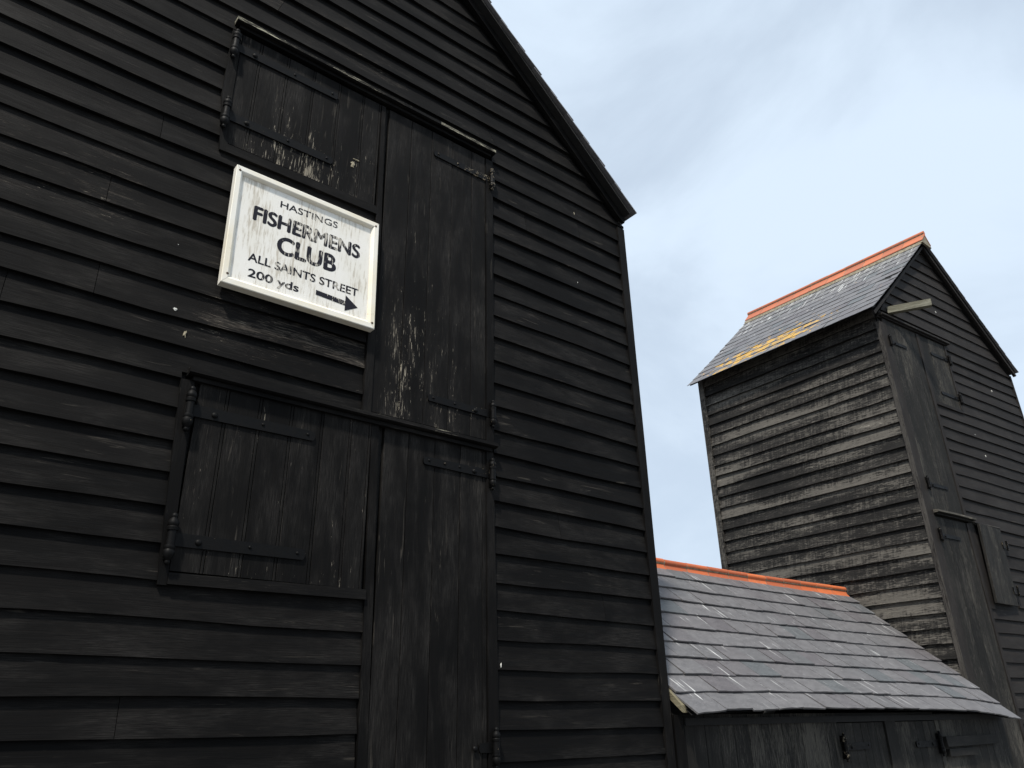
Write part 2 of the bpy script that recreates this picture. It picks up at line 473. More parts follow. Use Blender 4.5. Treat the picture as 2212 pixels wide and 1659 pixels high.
# ------------------------------------------------------------ vertical planks (doors)
def planks(mb, xs, z0f, z1f, y=0.0, thick=.02, bead=True, wear=lambda x, z: 0.0, gap=.0035, nz_=10, seed=3, top_wob=0):
    rr = random.Random(seed)
    for a, b in zip(xs[:-1], xs[1:]):
        r_ = rr.random(); of = (rr.random() * 60, rr.random() * 60)
        dy = rr.uniform(-.0012, .0012)
        z0, z1 = z0f, z1f
        strips = []
        e0, e1 = a + gap * .5, b - gap * .5
        if bead and b - a > .09:
            strips = [(e0, e1 - .017, 0), (e1 - .0135, e1, .0)]
            mb.box(e1 - .018, e1 - .0125, y + .006, y + thick, z0, z1, 2, (r_, 0, 0))
        else:
            strips = [(e0, e1, 0)]
        for (s0, s1, d) in strips:
            for i in range(nz_):
                za, zb = z0 + (z1 - z0) * i / nz_, z0 + (z1 - z0) * (i + 1) / nz_
                cs = {}
                yy = y + dy
                ch = .0018
                def F(p4):
                    mb.face(p4, [(p[2] + of[0], p[0] + p[1] + of[1]) for p in p4], [(r_, wear(p[0], p[2]), 0) for p in p4])
                F([(s0 + ch, yy, za), (s1 - ch, yy, za), (s1 - ch, yy, zb), (s0 + ch, yy, zb)])
                F([(s0, yy + ch, za), (s0 + ch, yy, za), (s0 + ch, yy, zb), (s0, yy + ch, zb)])
                F([(s1 - ch, yy, za), (s1, yy + ch, za), (s1, yy + ch, zb), (s1 - ch, yy, zb)])
                F([(s0, y + thick, za), (s0, yy + ch, za), (s0, yy + ch, zb), (s0, y + thick, zb)])
                F([(s1, yy + ch, za), (s1, y + thick, za), (s1, y + thick, zb), (s1, yy + ch, zb)])
            for z in (z0, z1):
                F([(s0, y + dy, z), (s1, y + dy, z), (s1, y + thick, z), (s0, y + thick, z)])
    mb.box(xs[0] + .001, xs[-1] - .001, y + thick + .0005, y + thick + .012, z0f + .001, z1f - .001, 2, (.3, 0, 0))

def strap_hinge(M, x_pin, z, length, side, parent, y=0.0, h=.068, wear=0.0, big=True, bolts=3, name='strap_hinge'):
    """strap on the door with its barrel, cups and finials at x_pin; side=+1: strap runs to +x"""
    mb = MB(M)
    x1 = x_pin + side * length
    ys = y - .010
    h2 = h * .86
    a, b = (x_pin, x1)
    n = 6
    for i in range(n):
        t0, t1 = i / n, (i + 1) / n
        xa, xb = a + (b - a) * t0, a + (b - a) * t1
        ha, hb = (h + (h2 - h) * t0) / 2, (h + (h2 - h) * t1) / 2
        lo, hi = (xa, xb) if side > 0 else (xb, xa)
        hl, hh = (ha, hb) if side > 0 else (hb, ha)
        p = [(lo, ys, z - hl), (hi, ys, z - hh), (hi, y - .0005, z - hh), (lo, y - .0005, z - hl),
             (lo, ys, z + hl), (hi, ys, z + hh), (hi, y - .0005, z + hh), (lo, y - .0005, z + hl)]
        mb.hexa(p, 0, (.5, wear * (1 - t0) if big else wear, 0), (0, 0))
    # rounded strap end
    e = x1
    for i in range(6):
        t0, t1 = math.pi * i / 6, math.pi * (i + 1) / 6
        q = [(e, z), (e + side * .5 * h2 / 2 * math.sin(t0), z + h2 / 2 * math.cos(t0)), (e + side * .5 * h2 / 2 * math.sin(t1), z + h2 / 2 * math.cos(t1))]
        mb.face([(p[0], ys, p[1]) for p in q], [(0, 0)] * 3, (.5, wear * .3, 0))
        mb.face([(q[1][0], ys, q[1][1]), (q[2][0], ys, q[2][1]), (q[2][0], y, q[2][1]), (q[1][0], y, q[1][1])], [(0, 0)] * 4, (.5, 0, 0))
    for i in range(bolts):
        bx = x_pin + side * (.14 + (length - .17) * i / max(1, bolts - 1)) if bolts > 1 else x_pin + side * .14
        rb = .018 if i == 0 else .010
        mb.dome(bx, ys, z + (.004 if i else -.004), rb, .012 if i == 0 else .007, 10, (.5, wear, 0))
    # knuckle and the two ornamental cups of the pin
    py = y - .030
    s_ = h / .068
    mb.lathe(x_pin, py, [(0, z - .036 * s_), (.021, z - .036 * s_), (.021, z + .036 * s_), (0, z + .036 * s_)], 14, (.5, wear * .6, 0))
    up = [(0, .036), (.026, .037), (.028, .052), (.023, .058), (.027, .066), (.028, .078), (.021, .092), (.014, .101), (.017, .108), (.015, .118), (.007, .126), (0, .128)]
    dn = [(0, .036), (.026, .037), (.028, .050), (.024, .058), (.029, .068), (.028, .084), (.021, .100), (.012, .112), (.014, .120), (.010, .130), (0, .135)]
    mb.lathe(x_pin, py, [(r * s_, z + q * s_) for r, q in up], 14, (.5, wear, 0))
    mb.lathe(x_pin, py, [(r * s_, z - q * s_) for r, q in dn][::-1], 14, (.5, wear, 0))
    mb.box(x_pin - .017, x_pin + .017, py + .004, y - .0005, z - .105 * s_, z - .045 * s_, 2, (.5, 0, 0))
    mb.box(x_pin - .017, x_pin + .017, py + .004, y - .0005, z + .045 * s_, z + .10 * s_, 2, (.5, 0, 0))
    return mb.build(name, M_iron, parent, smooth=True)

def drip_board(mb, x0, x1, z, y=0.0, out=.07, th=.034, under=.022, wear=.8, seg=8):
    """projecting weathered drip board over a door head with a small moulding beneath; z = top at the wall"""
    r_ = rnd.random(); of = (rnd.random() * 40, rnd.random() * 40)
    for i in range(seg):
        a, b = x0 + (x1 - x0) * i / seg, x0 + (x1 - x0) * (i + 1) / seg
        za = lambda x: .004 * noise.noise(Vector((x * 2.3, z, 1)))
        P = lambda x: [(x, y + .03, z + za(x)), (x, y - out, z - .022 + za(x)), (x, y - out - .002, z - .022 - th + za(x)), (x, y - out + .012, z - .03 - th + za(x)), (x, y + .03, z - .03 - th)]
        pa, pb = P(a), P(b)
        d = 0
        for k in range(4):
            L = (Vector(pa[k]) - Vector(pa[k + 1])).length
            w_ = wear * max(0, min(1, .86 + 1.3 * noise.noise(Vector((a * 2.1, z, 7))))) if k < 2 else .0
            mb.face([pa[k], pa[k + 1], pb[k + 1], pb[k]], [(a + of[0], d + of[1]), (a + of[0], d + L + of[1]), (b + of[0], d + L + of[1]), (b + of[0], d + of[1])], (r_, w_, 0))
            d += L
        if i == 0: mb.face(pa, [(p[1] + of[0], p[2] + of[1]) for p in pa], (r_, wear, 0))
        if i == seg - 1: mb.face(pb[::-1], [(p[1] + of[0], p[2] + of[1]) for p in pb[::-1]], (r_, wear, 0))
    mb.box(x0 + .03, x1 - .03, y - out * .45, y + .02, z - .034 - th - under, z - .031 - th, 0, (r_, .0, 0))

# ------------------------------------------------------------ slates and ridge tiles
def slates(mb, P, Lu, Lv, nc, sw, seed=1, white=lambda u, v: 0, lich=lambda u, v: 0, thick=.011, jit=.005, vtop=1.0, lf=.024, tw=.004):
    """P(u, v) with u, v in 0..1 (v up the slope). staggered slates, each a thin slab"""
    rr = random.Random(seed)
    nu = round(Lu / sw)
    nrm = ((P(1, 0) - P(0, 0)).cross(P(0, 1) - P(0, 0))).normalized()
    if nrm.z < 0: nrm = -nrm
    ex = vtop / nc
    for c in range(nc):
        v0 = c * ex; v1 = min(v0 + ex * 1.35, 1.0)
        o = .5 if c % 2 else 0.0
        edges = [0.0] + [(i + o + rr.uniform(-.05, .05)) / nu for i in range(1 - (1 if o else 0), nu)] + [1.0]
        edges = sorted(e for e in edges if 0 <= e <= 1)
        for a, b in zip(edges[:-1], edges[1:]):
            if b - a < .15 / nu: continue
            g_ = rr.uniform(.0022, .0060) / Lu
            r_ = rr.random() ** 1.0
            # uneven tail
            n = 4
            dv = rr.uniform(-jit, jit) / Lv
            lift = rr.uniform(0, .006)
            um = (a + b) / 2
            col = (r_, lich(um, v0), white(um, v0))
            of = rr.random() * 3
            def pt(u, v, h): return P(u, v) + nrm * h
            A, B = a + g_, b - g_
            hb, ht = lf + lift, .0065
            tl, tr = rr.uniform(-tw, tw), rr.uniform(-tw, tw)
            tail = [(A + (B - A) * i / n, v0 + dv + (rr.uniform(-.004, .004) if c or True else 0) / Lv) for i in range(n + 1)]
            for i in range(n):
                (ua, va), (ub, vb) = tail[i], tail[i + 1]
                ha, hc = hb + tl + (tr - tl) * i / n, hb + tl + (tr - tl) * (i + 1) / n
                q = [pt(ua, va, ha), pt(ub, vb, hc), pt(ub, v1, ht), pt(ua, v1, ht)]
                uvs = [(ua * Lu, va * Lv), (ub * Lu, vb * Lv), (ub * Lu, v1 * Lv), (ua * Lu, v1 * Lv)]
                mb.face(q, uvs, col)
                q2 = [pt(ua, va, ha - thick), pt(ub, vb, hc - thick), pt(ub, vb, hc), pt(ua, va, ha)]
                dk = (r_, col[1] * .4, 0)
                mb.face(q2, [(ua * Lu, va * Lv), (ub * Lu, vb * Lv), (ub * Lu, vb * Lv + .007), (ua * Lu, va * Lv + .007)], dk)
            for (u_, vv), tq in ((tail[0], tl), (tail[-1], tr)):
                q = [pt(u_, vv, hb + tq - thick), pt(u_, vv, hb + tq), pt(u_, v1, ht), pt(u_, v1, ht - thick + .001)]
                mb.face(q, [(u_ * Lu, vv * Lv), (u_ * Lu + .007, vv * Lv), (u_ * Lu + .007, v1 * Lv), (u_ * Lu, v1 * Lv)], (r_, 0, 0))
            q = [pt(A, v0 + dv, hb - thick), pt(A, v1, ht - thick), pt(B, v1, ht - thick), pt(B, v0 + dv, hb - thick)]
            mb.face(q, [(0, 0), (0, .2), (.2, .2), (.2, 0)], (r_, 0, 0))

def tile_mesh(L, hang, slope, rad=.036, th=.014):
    """one roll-topped angle ridge tile along +x from 0 to L, apex line at the origin"""
    mb = MB()
    cs, sn = math.cos(slope), math.sin(slope)
    prof = []
    w0 = rad * .75
    for sgn in (-1, 1):
        pass
    # outer outline: left wing bottom -> roll -> right wing bottom -> inner back
    out = [(-hang * cs, -hang * sn)]
    out.append((-w0, -w0 * sn / cs + .004))
    for i in range(11):
        a = math.pi * (1.30 - 1.60 * i / 10)
        out.append((rad * math.cos(a), rad * .95 + rad * math.sin(a)))
    out.append((w0, -w0 * sn / cs + .004))
    out.append((hang * cs, -hang * sn))
    inn = [(hang * cs - th * sn * .2, -hang * sn - th), (0, -th * 1.6), (-hang * cs + th * sn * .2, -hang * sn - th)]
    loop = out + inn
    c = (rnd.random(), 0, 0)
    n = len(loop)
    for i in range(n):
        a, b = loop[i], loop[(i + 1) % n]
        mb.face([(0, *a), (0, *b), (L, *b), (L, *a)], [(0, 0)] * 4, c)
    m = len(out)
    # end caps as quads/triangles fanned from the inner apex
    for x in (0, L):
        ctr = (x, 0, -th * 1.6)
        for i in range(m - 1):
            mb.face([ctr, (x, *out[i]), (x, *out[i + 1])], [(0, 0)] * 3, c)
        mb.face([ctr, (x, *out[0]), (x, *inn[2])], [(0, 0)] * 3, c)
        mb.face([ctr, (x, *out[-1]), (x, *inn[0])], [(0, 0)] * 3, c)
    return mb

def ridge(parent, p0, p1, L, hang, slope, sag=lambda t: 0, name='ridge_tile', cols=0.0, seed=5, end_over=0):
    """individual ridge tiles from p0 to p1, with thin mortar joints between them"""
    rr = random.Random(seed)
    d = p1 - p0; n = round(d.length / L); Lt = d.length / n
    ang = math.atan2(d.y, d.x)
    loc0 = Vector((0, 0, 0)); q = parent
    while q is not None: loc0 += q.location; q = q.parent
    protos = []
    for k in range(3):
        mb = tile_mesh(Lt - .012, hang, slope)
        mb.c = [(rr.random() * .0 + k / 2, cols, 0)] * len(mb.c)
        protos.append(mb.build(name, M_tile, parent, smooth=True))
    mt = MB()
    used = set()
    for i in range(n):
        t = i / n
        k = rr.randrange(3)
        if k in used:
            o = protos[k].copy(); S.collection.objects.link(o)
        else:
            o = protos[k]; used.add(k)
        o.parent = parent
        o.location = p0 + d * t + Vector((0, 0, sag(t))) - loc0 + Vector((0, 0, rr.uniform(-.003, .003)))
        tilt = math.atan2(sag((i + 1) / n) - sag(t), Lt) + rr.uniform(-.004, .004)
        o.rotation_euler = (rr.uniform(-.012, .012), -tilt - math.atan2(d.z, math.hypot(d.x, d.y)), ang)
    for k in range(3):
        if k not in used: bpy.data.objects.remove(protos[k])
    # pale mortar showing in the joints between the tiles
    core = MB()
    for i in range(n):
        a = p0 + d * (i / n) + Vector((0, 0, sag(i / n) - .0035)); b = p0 + d * ((i + 1) / n) + Vector((0, 0, sag((i + 1) / n) - .0035))
        e_ = .006 if i == 0 else 0; f_ = .012 if i == n - 1 else 0
        Lc = (b - a).length - e_ - f_
        tm = tile_mesh(Lc, hang - .005, slope, rad=.034)
        M_ = Matrix.Translation(a) @ Matrix.Rotation(ang, 4, 'Z') @ Matrix.Rotation(-math.asin((b.z - a.z) / (b - a).length), 4, 'Y') @ Matrix.Translation((e_, 0, 0))
        b0 = len(core.v)
        core.v += [tuple(M_ @ Vector(v)) for v in tm.v]; core.f += [tuple(q + b0 for q in f) for f in tm.f]
        core.uv += tm.uv; core.c += tm.c
    core.build('mortar_core', M_mortar, parent, weld=True)

def gable_prism(mb, p, q, depth, up, th):
    pass

# =============================================================== FRONT NET HUT
hut = thing('net_hut', 'tall black weatherboarded net hut with hatches and the white club sign on it', 'hut', (1.75, 6.0, 0), 'tall net huts')
FY = Matrix.Translation((0, 4.0, 0))
L0, R0 = -1.10, 4.62
APX = 1.75
def right_line(z): return 4.621 - (z - 6.092) / .906
bot = [5.975, 5.795, 5.610, 5.430, 5.250, 5.060, 4.868, 4.683, 4.497, 4.312, 4.120, 3.935, 3.750, 3.570, 3.390, 3.220, 3.045, 2.865,
       2.690, 2.505, 2.320, 2.145, 1.970, 1.795, 1.622, 1.445]
bot = [5.975 + .187 * i for i in range(16, 0, -1)] + bot + [1.445 - .177 * i for i in range(1, 9)]
gl = lambda z: max(L0, 2 * APX - right_line(z) + .20)
gr = lambda z: min(4.585, right_line(z) - .20)
zones = [
    (6.02, 8.65, [(gl, gr)]),
    (5.94, 6.02, [(K(L0), K(.86)), (K(3.022), K(4.585))]),
    (4.965, 5.94, [(K(L0), lambda z: .868 + (5.94 - z) * .03), (K(3.022), K(4.528))]),
    (3.43, 4.965, [(K(L0), K(1.985)), (K(3.016), K(4.535))]),
    (2.335, 3.43, [(K(L0), lambda z: .905 + (3.43 - z) * .066), (K(3.020), K(4.542))]),
    (0.03, 2.335, [(K(L0), K(2.090)), (lambda z: 3.022 + max(0, 2.3 - z) * .02, K(4.545))]),
]
mb = MB(FY)
def hut_wear_tone(x, z):
    w = 0.0
    if 6.05 < z < 6.6 and x > 1.0: w += .50 * max(0, min(1, .7 + 1.6 * noise.noise(Vector((x * 1.3, z * 3, 4)))))
    if x > 3.0 and 4.8 < z < 5.9: w += .22
    if 1.84 < z < 1.93 and x < 2.1: w += .62
    if 4.2 < z < 4.6 and x < .7: w += .2
    if 3.45 < z < 4.0 and .9 < x < 2.0: w += .50  # paler, greyer tone in the block of boards below the sign
    w += .22 * max(0, noise.noise(Vector((x * .8, z * 2.2, 8))))
    if 3.9 < z < 4.7 and x < .6: w += .3
    return w
clad(mb, bot, zones, seed=11, wear=hut_wear_tone, wob=.009, lap=.026)
# inner boarding behind the laps
mb.build('front_wall', M_board, hut)
mb = MB(FY)
mb.prism([(L0 + .02, 0.0), (4.56, 0.0), (4.56, 6.02), (APX, 8.50), (L0 + .02, 6.02)], .036, .09, (.2, 0, 0), 'xz')
mb.build('inner_wall', M_felt, hut)
# side walls (right one faces the lean shed, left one is beyond the picture)
mb = MB(Matrix.Translation((4.60, 4.0, 0)) @ Matrix.Rotation(R(90), 4, 'Z'))
clad(mb, [b_ for b_ in bot if b_ < 6.2], [(0.03, 6.0, [(K(.0), K(4.0))])], seed=31)
mb.build('side_wall', M_board, hut)
mb = MB(Matrix.Translation((L0, 4.0, 0)) @ Matrix.Rotation(R(-90), 4, 'Z'))
clad(mb, [b_ for b_ in bot if b_ < 6.2], [(0.03, 6.0, [(K(-4.0), K(0.0))])], seed=32)
mb.build('side_wall', M_board, hut)
mb = MB()
mb.prism([(L0 + .02, 0.0), (4.56, 0.0), (4.56, 6.02), (APX, 8.50), (L0 + .02, 6.02)], 7.95, 8.0, (.2, 0, 0), 'xz')
mb.build('back_wall', M_board, hut)
# corner boards
mb = MB(FY)
def corner_board(mb, x0, x1, z0, z1, y0=-.004, y1=.035, n=14, wr=.15, lean=0.0):
    r_ = rnd.random()
    for i in range(n):
        za, zb = z0 + (z1 - z0) * i / n, z0 + (z1 - z0) * (i + 1) / n
        f = lambda z: .0025 * noise.noise(Vector((x0, z * 1.4, 3))) + lean * (z - z0)
        p = [(x0 + f(za), y0, za), (x1 + f(za), y0, za), (x1 + f(za), y1, za), (x0 + f(za), y1, za),
             (x0 + f(zb), y0, zb), (x1 + f(zb), y0, zb), (x1 + f(zb), y1, zb), (x0 + f(zb), y1, zb)]
        mb.hexa(p, 2, (r_, wr, 0), (3.3, 7.1))
corner_board(mb, 4.536, 4.622, 0, 5.955, -.006, .036, lean=-.0045)
mb.build('corner_board', M_trim, hut)
mb = MB(FY)
corner_board(mb, L0 - .04, L0 + .05, 0, 5.95)
mb.build('corner_board', M_trim, hut)

# roof of the front hut: two slate slopes seen at their verge
def hroof(sign):
    def P(u, v):
        x = R0 + .005 + (APX - R0 - .005) * v
        if sign < 0: x = 2 * APX - x
        z = 6.075 + (8.69 - 6.075) * v + .012 * math.sin(v * 9)
        y = 3.85 + 4.3 * (1 - u if sign > 0 else u)
        return Vector((x, y, z))
    return P
for sg in (1, -1):
    mb = MB()
    slates(mb, hroof(sg), 4.3, 3.88, 15, .30, seed=40 + sg)
    rf = mb.build('roof_slope', M_slate, hut)
mb = MB()
for sg in (1, -1):
    X = (lambda x: x) if sg > 0 else (lambda x: 2 * APX - x)
    # soffit boarding just under the slates
    mb.prism([(X(4.575), 6.086), (X(APX), 8.645), (X(APX), 8.625), (X(4.575), 6.066)], 3.885, 8.1, (.3, 0, 0), 'xz')
mb.build('roof_boarding', M_felt, hut)
for sg in (1, -1):
    X = (lambda x: x) if sg > 0 else (lambda x: 2 * APX - x)
    mb = MB()
    mb.prism([(X(4.585), 6.048), (X(APX), 8.614), (X(APX), 8.535), (X(4.49), 6.045), (X(4.565), 5.998)], 3.955, 3.990, (.4, .1, 0), 'xz')
    mb.build('barge_board', M_trim, hut)
ridge(hut, Vector((APX, 3.84, 8.72)), Vector((APX, 8.16, 8.72)), .43, .2, R(42), seed=9)

# --- drip boards and frames
mb = MB(FY); drip_board(mb, .842, 3.022, 6.072, out=.055, th=.026, wear=1.05)
mb.build('drip_board', M_trim, hut)
mb = MB(FY); drip_board(mb, .932, 3.020, 3.464, out=.052, th=.024, wear=.70)
mb.build('drip_board', M_trim, hut)
mb = MB(FY)
def post(mb, pts, y0=-.010, y1=.03, w=(.3, 0)):
    # pts: (x0, x1, z) from the bottom up
    r_ = rnd.random()
    for (a0, a1, az), (b0, b1, bz) in zip(pts[:-1], pts[1:]):
        p = [(a0, y0, az), (a1, y0, az), (a1, y1, az), (a0, y1, az), (b0, y0, bz), (b1, y0, bz), (b1, y1, bz), (b0, y1, bz)]
        mb.hexa(p, 2, (r_, w[0], 0), (1.1 * r_, 9 * r_))
post(mb, [(.886, .932, 4.955), (.840, .905, 5.40), (.836, .900, 5.96)])
mb.build('hatch_post', M_trim, hut)
mb = MB(FY)
post(mb, [(1.988, 2.045, 3.44), (1.990, 2.040, 4.60), (1.985, 2.022, 5.2), (1.972, 2.004, 5.96)], w=(.1, 0))
mb.build('door_post', M_trim, hut)
mb = MB(FY)
post(mb, [(2.950, 3.014, 3.45), (2.955, 3.018, 4.7), (2.950, 3.020, 5.96)], w=(.35, 0))
mb.build('door_post', M_trim, hut)
mb = MB(FY)
post(mb, [(.962, 1.006, 2.30), (.940, .998, 2.70), (.905, .975, 3.385)])
mb.build('hatch_post', M_trim, hut)
mb = MB(FY)
post(mb, [(2.100, 2.158, 0), (2.100, 2.156, 1.5), (2.085, 2.140, 2.32), (2.060, 2.110, 3.385)], y0=-.004, w=(.25, 0))
mb.build('door_post', M_trim, hut)
mb = MB(FY)
post(mb, [(2.970, 3.045, 0), (2.960, 3.040, 1.5), (2.950, 3.008, 3.385)], y0=-.008, w=(.1, 0))
mb.build('door_post', M_trim, hut)
mb = MB(FY)
p = [(.930, -.012, 4.955), (1.990, -.012, 4.958), (1.990, .03, 4.958), (.930, .03, 4.955), (.925, -.008, 5.020), (1.990, -.008, 5.026), (1.990, .03, 5.026), (.925, .03, 5.020)]
mb.hexa(p, 0, (.5, .35, 0)); mb.build('hatch_sill', M_trim, hut)
mb = MB(FY)
p = [(1.006, -.018, 2.305), (2.088, -.018, 2.315), (2.088, .03, 2.315), (1.006, .03, 2.305), (1.006, -.010, 2.362), (2.088, -.010, 2.372), (2.088, .03, 2.372), (1.006, .03, 2.362)]
mb.hexa(p, 0, (.4, .45, 0)); mb.build('hatch_sill', M_trim, hut)

# --- doors and hatches with strap hinges
def w_uh(x, z):
    return max(0, min(1, (5.75 - z) / .7)) * max(0, 1 - abs(x - 1.45) / .8) * .70 + .34
mb = MB(FY)
planks(mb, [.905, 1.050, 1.245, 1.440, 1.640, 1.832, 1.972], 5.030, 5.965, -.002, wear=w_uh, seed=21)
uh = mb.build('upper_hatch', M_plank, hut)
strap_hinge(FY, .862, 5.825, .74, 1, uh, y=-.004, wear=.05)
strap_hinge(FY, .880, 5.238, .73, 1, uh, y=-.004, wear=.12)
def w_ud(x, z):
    a = max(0, min(1, (5.7 - z) / 1.9)) * max(.35, 1.0 - abs(x - 2.27) / .6)
    return a * .62 + .30 + .2 * noise.noise(Vector((x * 6, 2, z * 1.1)))
mb = MB(FY)
planks(mb, [2.046, 2.245, 2.430, 2.625, 2.815, 2.950], 3.470, 5.965, -.001, bead=False, wear=w_ud, seed=22, nz_=22)
ud = mb.build('upper_door', M_plank, hut)
strap_hinge(FY, 2.998, 5.755, .54, -1, ud, y=-.002, h=.058, wear=.62)
strap_hinge(FY, 2.992, 3.668, .52, -1, ud, y=-.002, h=.055, wear=.25)
def w_lh(x, z):
    return .52 + .35 * noise.noise(Vector((x * 3, 1, z * 2)))
mb = MB(FY)
planks(mb, [1.006, 1.172, 1.362, 1.550, 1.742, 1.930, 2.062], 2.372, 3.392, -.002, wear=w_lh, seed=23)
lh = mb.build('lower_hatch', M_plank, hut)
strap_hinge(FY, .966, 3.218, .71, 1, lh, y=-.004, wear=.05)
strap_hinge(FY, .984, 2.525, .70, 1, lh, y=-.004, wear=.0)
mb = MB(FY)
planks(mb, [2.156, 2.335, 2.535, 2.738, 2.920, 2.955], .05, 3.392, .002, bead=False, wear=lambda x, z: .22, seed=24, nz_=20)
ld = mb.build('lower_door', M_plank, hut)
strap_hinge(FY, 2.985, 3.222, .53, -1, ld, y=-.001, h=.06, wear=.35, bolts=4)
strap_hinge(FY, 3.000, 1.53, .10, -1, ld, y=-.001, h=.06, wear=.15, bolts=1)

# bird droppings on the boards
def blob(mb, x, y, z, w, h, seed):
    rr = random.Random(seed); n = 12
    pts = []
    for i in range(n):
        a = 2 * math.pi * i / n
        k = rr.uniform(.35, 1.25)
        pts.append((x + w / 2 * math.cos(a) * k, z + h / 2 * math.sin(a) * k))
    for i in range(n):
        a, b = pts[i], pts[(i + 1) % n]
        mb.face([(x, y - .004, z), (a[0], y - .0015, a[1]), (b[0], y - .0015, b[1])], [(0, 0)] * 3, (.5, 0, 0))
        mb.face([(a[0], y - .0015, a[1]), (b[0], y - .0015, b[1]), (b[0], y + .012, b[1]), (a[0], y + .012, a[1])], [(0, 0)] * 4, (.5, 0, 0))
for i, (x, z, w_, h_, mt_, yy_) in enumerate([(.810, 3.787, .022, .022, M_lime, .003), (.885, 3.655, .018, .05, M_brown, .006), (.765, 4.20, .008, .009, M_lime, .012),
                              (3.955, 5.855, .022, .055, M_brown, .009), (3.066, 1.995, .010, .040, M_lime, .002), (1.778, 5.295, .035, .045, M_brown, -.004),
                              (1.80, 5.35, .05, .012, M_brown, -.004), (3.947, 5.13, .014, .018, M_lime, .009)]):
    mb = MB(FY); blob(mb, x, yy_, z, w_, h_, i)
    mb.build('bird_dropping', mt_, hut)

# =============================================================== SIGN
def at(x, z, y): return (x * y / 4.0, 1.65 + (z - 1.65) * y / 4.0)
sign = thing('club_sign', 'white framed wooden sign with worn black lettering and an arrow, screwed to the black boards', 'sign', (1.48, 3.95, 4.0))
# frame outline measured on y=3.93 plane
SO = [(.990, 4.846), (1.983, 4.832), (2.000, 4.010), (1.006, 4.004)]     # outer corners, TL TR BR BL
SI = [(1.036, 4.795), (1.934, 4.782), (1.951, 4.066), (1.055, 4.060)]     # inner corners
mb = MB()
b_ = [(SO[i][0] * .8 + SI[i][0] * .2, SO[i][1] * .8 + SI[i][1] * .2) for i in range(4)]
o_ = (.3, .2)
mb.face([(b_[i][0], 3.950, b_[i][1]) for i in (0, 1, 2, 3)], [(b_[i][1], b_[i][0]) for i in (0, 1, 2, 3)], [(.3, 1, 0), (.3, .2, 0), (.3, .6, 0), (.3, 1, 0)])
mb.face([(b_[i][0], 3.966, b_[i][1]) for i in (3, 2, 1, 0)], [(b_[i][1], b_[i][0]) for i in (3, 2, 1, 0)], (.3, 0, 0))
for i in range(4):
    a, b = b_[i], b_[(i + 1) % 4]
    mb.face([(a[0], 3.950, a[1]), (b[0], 3.950, b[1]), (b[0], 3.966, b[1]), (a[0], 3.966, a[1])], [(0, 0)] * 4, (.3, 0, 0))
mb.build('panel', M_signb, sign)
mb = MB()
for i in range(4):
    j = (i + 1) % 4
    A, B, a, b = SO[i], SO[j], SI[i], SI[j]
    lp = lambda p, q, t: (p[0] + (q[0] - p[0]) * t, p[1] + (q[1] - p[1]) * t)
    horiz = i % 2 == 0
    def U(p, y): return (p[0] if horiz else p[1], (p[1] if horiz else p[0]) + y)
    prof = [(0, 3.985), (0, 3.930), (.08, 3.927), (.66, 3.927), (.80, 3.932), (1.0, 3.945), (1.0, 3.951)]
    # tiny gap at the mitre
    e = .0012
    for (t0, y0), (t1, y1) in zip(prof[:-1], prof[1:]):
        p0, p1 = lp(A, a, t0), lp(A, a, t1); q0, q1 = lp(B, b, t0), lp(B, b, t1)
        p0, p1 = lp(p0, q0, e), lp(p1, q1, e); q0, q1 = lp(q0, p0, e), lp(q1, p1, e)
        mb.face([(p0[0], y0, p0[1]), (q0[0], y0, q0[1]), (q1[0], y1, q1[1]), (p1[0], y1, p1[1])], [U(p0, y0), U(q0, y0), U(q1, y1), U(p1, y1)], (rnd.random(), 0, 0))
mb.build('frame', M_signf, sign)
for i, (du, dz) in enumerate(((.022, -.035), (-.024, -.030), (-.020, .040), (.030, .045))):
    x, z = SO[i][0] + du, SO[i][1] + dz
    if i == 3: z += .02
    mb = MB(); mb.dome(x, 3.9275, z, .0085, .004, 10)
    mb.build('screw', M_hole, sign)

def text_part(body, x0, x1, z0, z1, bold=0.0, slope=0.0, name='lettering', ysurf=3.9485):
    cu = bpy.data.curves.new('t', 'FONT'); cu.body = body; cu.size = 1.0; cu.offset = bold
    cu.resolution_u = 5
    ob = bpy.data.objects.new('t', cu); S.collection.objects.link(ob)
    dg = bpy.context.evaluated_depsgraph_get()
    me0 = ob.evaluated_get(dg).to_mesh()
    vs = [v.co.copy() for v in me0.vertices]; fs = [tuple(p.vertices) for p in me0.polygons]
    ob.evaluated_get(dg).to_mesh_clear()
    bpy.data.objects.remove(ob)
    ax, bx = min(v.x for v in vs), max(v.x for v in vs); az, bz = min(v.y for v in vs), max(v.y for v in vs)
    if body == '200 yds': az = 0.0 - 0.01
    mb = MB()
    out = []
    for v in vs:
        fx = (v.x - ax) / (bx - ax); fz = (v.y - az) / (bz - az)
        out.append((x0 + (x1 - x0) * fx, z0 + (z1 - z0) * fz + slope * fx))
    for f in fs:
        mb.face([(out[i][0], ysurf, out[i][1]) for i in f], [(out[i][1], out[i][0]) for i in f], (.5, 0, 0))
    return mb
lm = MB()
def addt(*a, sh=None, **k):
    if sh:
        for i, (dx, dz) in enumerate(((-sh, 0), (sh, 0), (0, sh * .8), (0, -sh * .8))):
            addt(a[0], a[1] + dx, a[2] + dx, a[3] + dz, a[4] + dz, ysurf=3.9488 + .00012 * (i + 1), **k)
    m_ = text_part(*a, **k)
    b0 = len(lm.v); lm.v += m_.v; lm.f += [tuple(i + b0 for i in f) for f in m_.f]; lm.uv += m_.uv; lm.c += m_.c
addt('HASTINGS', 1.296, 1.690, 4.674, 4.722, slope=.006, bold=0, sh=.0012)
addt('FISHERMENS', 1.142, 1.862, 4.510, 4.612, bold=0, sh=.0056)
